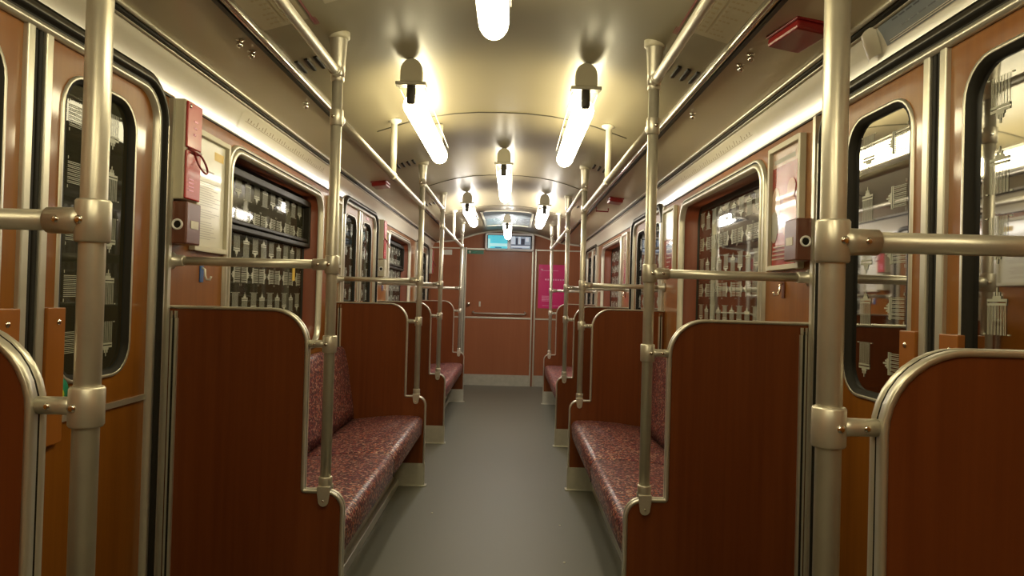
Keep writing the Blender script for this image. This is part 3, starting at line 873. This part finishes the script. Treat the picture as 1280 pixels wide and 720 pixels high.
# ------------------------------------------------------------------ end wall: connecting door, screens, poster
YD = YE
root = sempty('door_%d' % dn[0]); dn[0] += 1; root.location = (-.115, YD, 0); root['label'] = 'brown end door with aluminium frame and push bar'
w2 = .45
MB().box(-w2, w2, -.022, 0, .15, 1.855).build('leaf_panel', 'end_wood', root)
MB().box(-w2, w2, -.026, 0, .0, .15).build('kick_plate', 'kick_metal', root)
mb = MB()
mb.box(-w2-.045, -w2-.022, -.04, 0, 0, 1.88); mb.box(-w2-.016, -w2+.004, -.036, 0, 0, 1.88); mb.box(-w2-.022, -w2-.016, -.02, 0, 0, 1.88, 1)
mb.box(w2, w2+.020, -.036, 0, 0, 1.88); mb.box(w2+.042, w2+.062, -.04, 0, 0, 1.88)
mb.box(-w2, w2, -.034, 0, 1.855, 1.873)
mb.build('door_frame', ['aluminium', 'rubber'], root, bevel=.002)
MB().box(-w2, w2, -.032, 0, .915, .938).build('cross_strip', 'aluminium', root, bevel=.003)
MB().tube([(-.33,-.022,1.005), (-.34,-.05,1.0), (-.32,-.065,.985), (.36,-.065,.985), (.38,-.05,1.0), (.37,-.022,1.01)], .011, n=10).build('push_bar', 'pole_metal', root)
MB().lathe([(.001,-.06),(.022,-.058),(.026,-.045),(.012,-.035),(.012,-.02),(.024,-.018),(.024,0)], (-.40,-.018,1.11), 'y', 14).build('door_knob', 'chrome', root)
MB().box(-.262, -.238, -.028, -.02, 1.075, 1.145).build('lock_plate', 'kick_metal', root, bevel=.002)
mb = MB()
for z in (1.862,):
    mb.box(-1.04, -.62, -.012, 0, z, z+.016); mb.box(.40, 1.04, -.012, 0, z, z+.016)
mb.box(-1.04, -.62, -.012, 0, .915, .935); mb.box(.40, 1.04, -.012, 0, .915, .935)
mb.box(.80, .816, -.012, 0, 0, 1.87); mb.box(-.93, -.915, -.012, 0, 0, 1.87)
mb.box(-1.04, -.60, -.014, 0, 0, .15, 1); mb.box(.395, 1.04, -.014, 0, 0, .15, 1)
o = mb.build('trim_%d' % tn, ['aluminium', 'kick_metal']); o.location = (0, YD, 0); struct(o, 'aluminium strips across the end wall'); tn += 1
mb = MB(); F2 = FULL
mb.loops([[(x, YD-.001, z-.022) for x, z in F2], [(x, YD-.016, z-.020) for x, z in F2], [(x, YD-.02, z-.002) for x, z in F2]], closed=False)
struct(mb.build('trim_%d' % tn, 'cove_cream'), 'pale arched strip where the ceiling meets the end wall'); tn += 1

t = thing('display_screen', (.022, YD-.02, 1.855), 'twin passenger information screen in silver rim above the end door', 'screen')
def rrxz(cx, cz, w, h, r, n=5): return rr(cx, cz, w, h, r, n)
P = rrxz(0, .112, .66, .232, .035)
mb = MB(); mb.prism(P, lambda p, a: (p[0], a, p[1]), -.055, .02); mb.build('housing', 'screen_case', t)
mb = MB(); lp = lambda off, y: [(a, y, b_) for a, b_ in rrxz(0, .112, .66+2*off, .232+2*off, .035+off)]
mb.loops([lp(-.024, -.055), lp(-.022, -.066), lp(-.004, -.070), lp(.006, -.064), lp(.007, -.02)]); mb.build('rim', 'case_rim', t)
mb = MB(); y = -.0565
def sq(mb, x0, x1, z0, z1, mi, l=0): mb.add([(x0,y-l,z0),(x1,y-l,z0),(x1,y-l,z1),(x0,y-l,z1)], [(0,1,2,3)], mi)
sq(mb, -.295, -.030, .022, .198, 0); sq(mb, -.295, -.265, .022, .150, 1, .0004); sq(mb, -.265, -.03, .05, .09, 1, .0004)
sq(mb, -.20, -.11, .026, .042, 2, .0008)
for k in range(4): sq(mb, -.24, -.07-.02*k, .178-.022*k, .182-.022*k, 2, .0008)
mb.build('left_screen', ['screen_cyan', 'screen_pale', 'screen_blue'], t, recalc=False)
mb = MB()
sq(mb, .015, .285, .022, .190, 0); sq(mb, .018, .075, .085, .19, 1, .0004); sq(mb, .118, .148, .09, .185, 1, .0006); sq(mb, .155, .205, .08, .16, 2, .0005)
sq(mb, .085, .112, .08, .17, 2, .0005); sq(mb, .215, .26, .12, .18, 1, .0005); sq(mb, .018, .27, .040, .066, 1, .0006); sq(mb, .04, .17, .028, .036, 2, .0008); sq(mb, .018, .28, .066, .078, 2, .0004)
mb.build('right_screen', ['screen_grey', 'screen_light', 'screen_dark'], t, recalc=False)

t = tag(MB().box(0, .37, -.006, 0, 0, .60).build('pink_poster', 'poster_pink'), 'bright pink poster on the end wall right of the end door', 'poster')
t.location = (.432, YD-.0, 1.075)
mb = MB(); y = -.0068
sq(mb, .05, .27, .515, .522, 0); sq(mb, .03, .06, .525, .54, 0); sq(mb, .04, .05, .515, .53, 0)
for k in range(8): sq(mb, .09+.034*k, .112+.034*k, .385, .405, 0)
for k in range(5): sq(mb, .05, .20, .10+.016*k, .106+.016*k, 0)
sq(mb, .06, .28, .035, .040, 0)
o = mb.build('lettering', 'pink_ink', t, recalc=False)
tag(MB().box(-.90, -.765, YD-.004, YD, 1.775, 1.845).build('wall_label', 'white_paper'), 'small white label on the end wall left of the end door', 'sign')
t = tag(MB().box(-.555, -.33, YD-.026, YD-.022, 1.795, 1.847).build('exit_sign', 'sign_green'), 'small dark green exit sign with white mark on top corner of end door', 'sign')
mb = MB(); y = YD-.0265
sq(mb, -.535, -.505, 1.817, 1.825, 0); sq(mb, -.524, -.516, 1.803, 1.840, 0)
sq(mb, -.48, -.44, 1.812, 1.818, 1); sq(mb, -.46, -.42, 1.826, 1.832, 1)
mb.build('symbol', ['white_paper', 'sticker_green'], t, recalc=False)

# litter specks on the floor
for i, (x, y_) in enumerate(((-.34, 4.02), (.36, 3.86), (.345, 3.32))):
    mb = MB(); mb.lathe([(.002,0),(.007,.001),(.006,.004),(.001,.005)], (x, y_, 0), n=7)
    tag(mb.build('paper_scrap', 'white_paper'), 'tiny white scrap on the floor %s' % ('beside the left bench', 'beside the right bench, farther one', 'beside the right bench, nearer one')[i], 'litter', 'scraps on the floor')

# ------------------------------------------------------------------ world, camera, view
w = bpy.data.worlds.new('world'); SC.world = w; w.use_nodes = True
w.node_tree.nodes['Background'].inputs[0].default_value = (.02, .02, .025, 1)
w.node_tree.nodes['Background'].inputs[1].default_value = .3
cam = bpy.data.cameras.new('camera'); co = bpy.data.objects.new('camera', cam); COL.objects.link(co)
cam.sensor_width = 36; cam.lens = 900/1280*36; cam.clip_start = .02
roll = math.radians(1.56); pitch = math.atan(12/900)
fw = Vector((0, math.cos(pitch), math.sin(pitch)))
right0 = Vector((1,0,0)); up0 = right0.cross(fw)
right = right0*math.cos(roll)+up0*math.sin(roll); up = up0*math.cos(roll)-right0*math.sin(roll)
M = Matrix((( right.x, up.x, -fw.x, .071), (right.y, up.y, -fw.y, 0), (right.z, up.z, -fw.z, 1.21), (0,0,0,1)))
co.matrix_world = M
SC.camera = co
SC.view_settings.view_transform = 'Standard'; SC.view_settings.look = 'None'
SC.view_settings.exposure = -.38; SC.view_settings.gamma = 1; SC.view_settings.use_curve_mapping = False
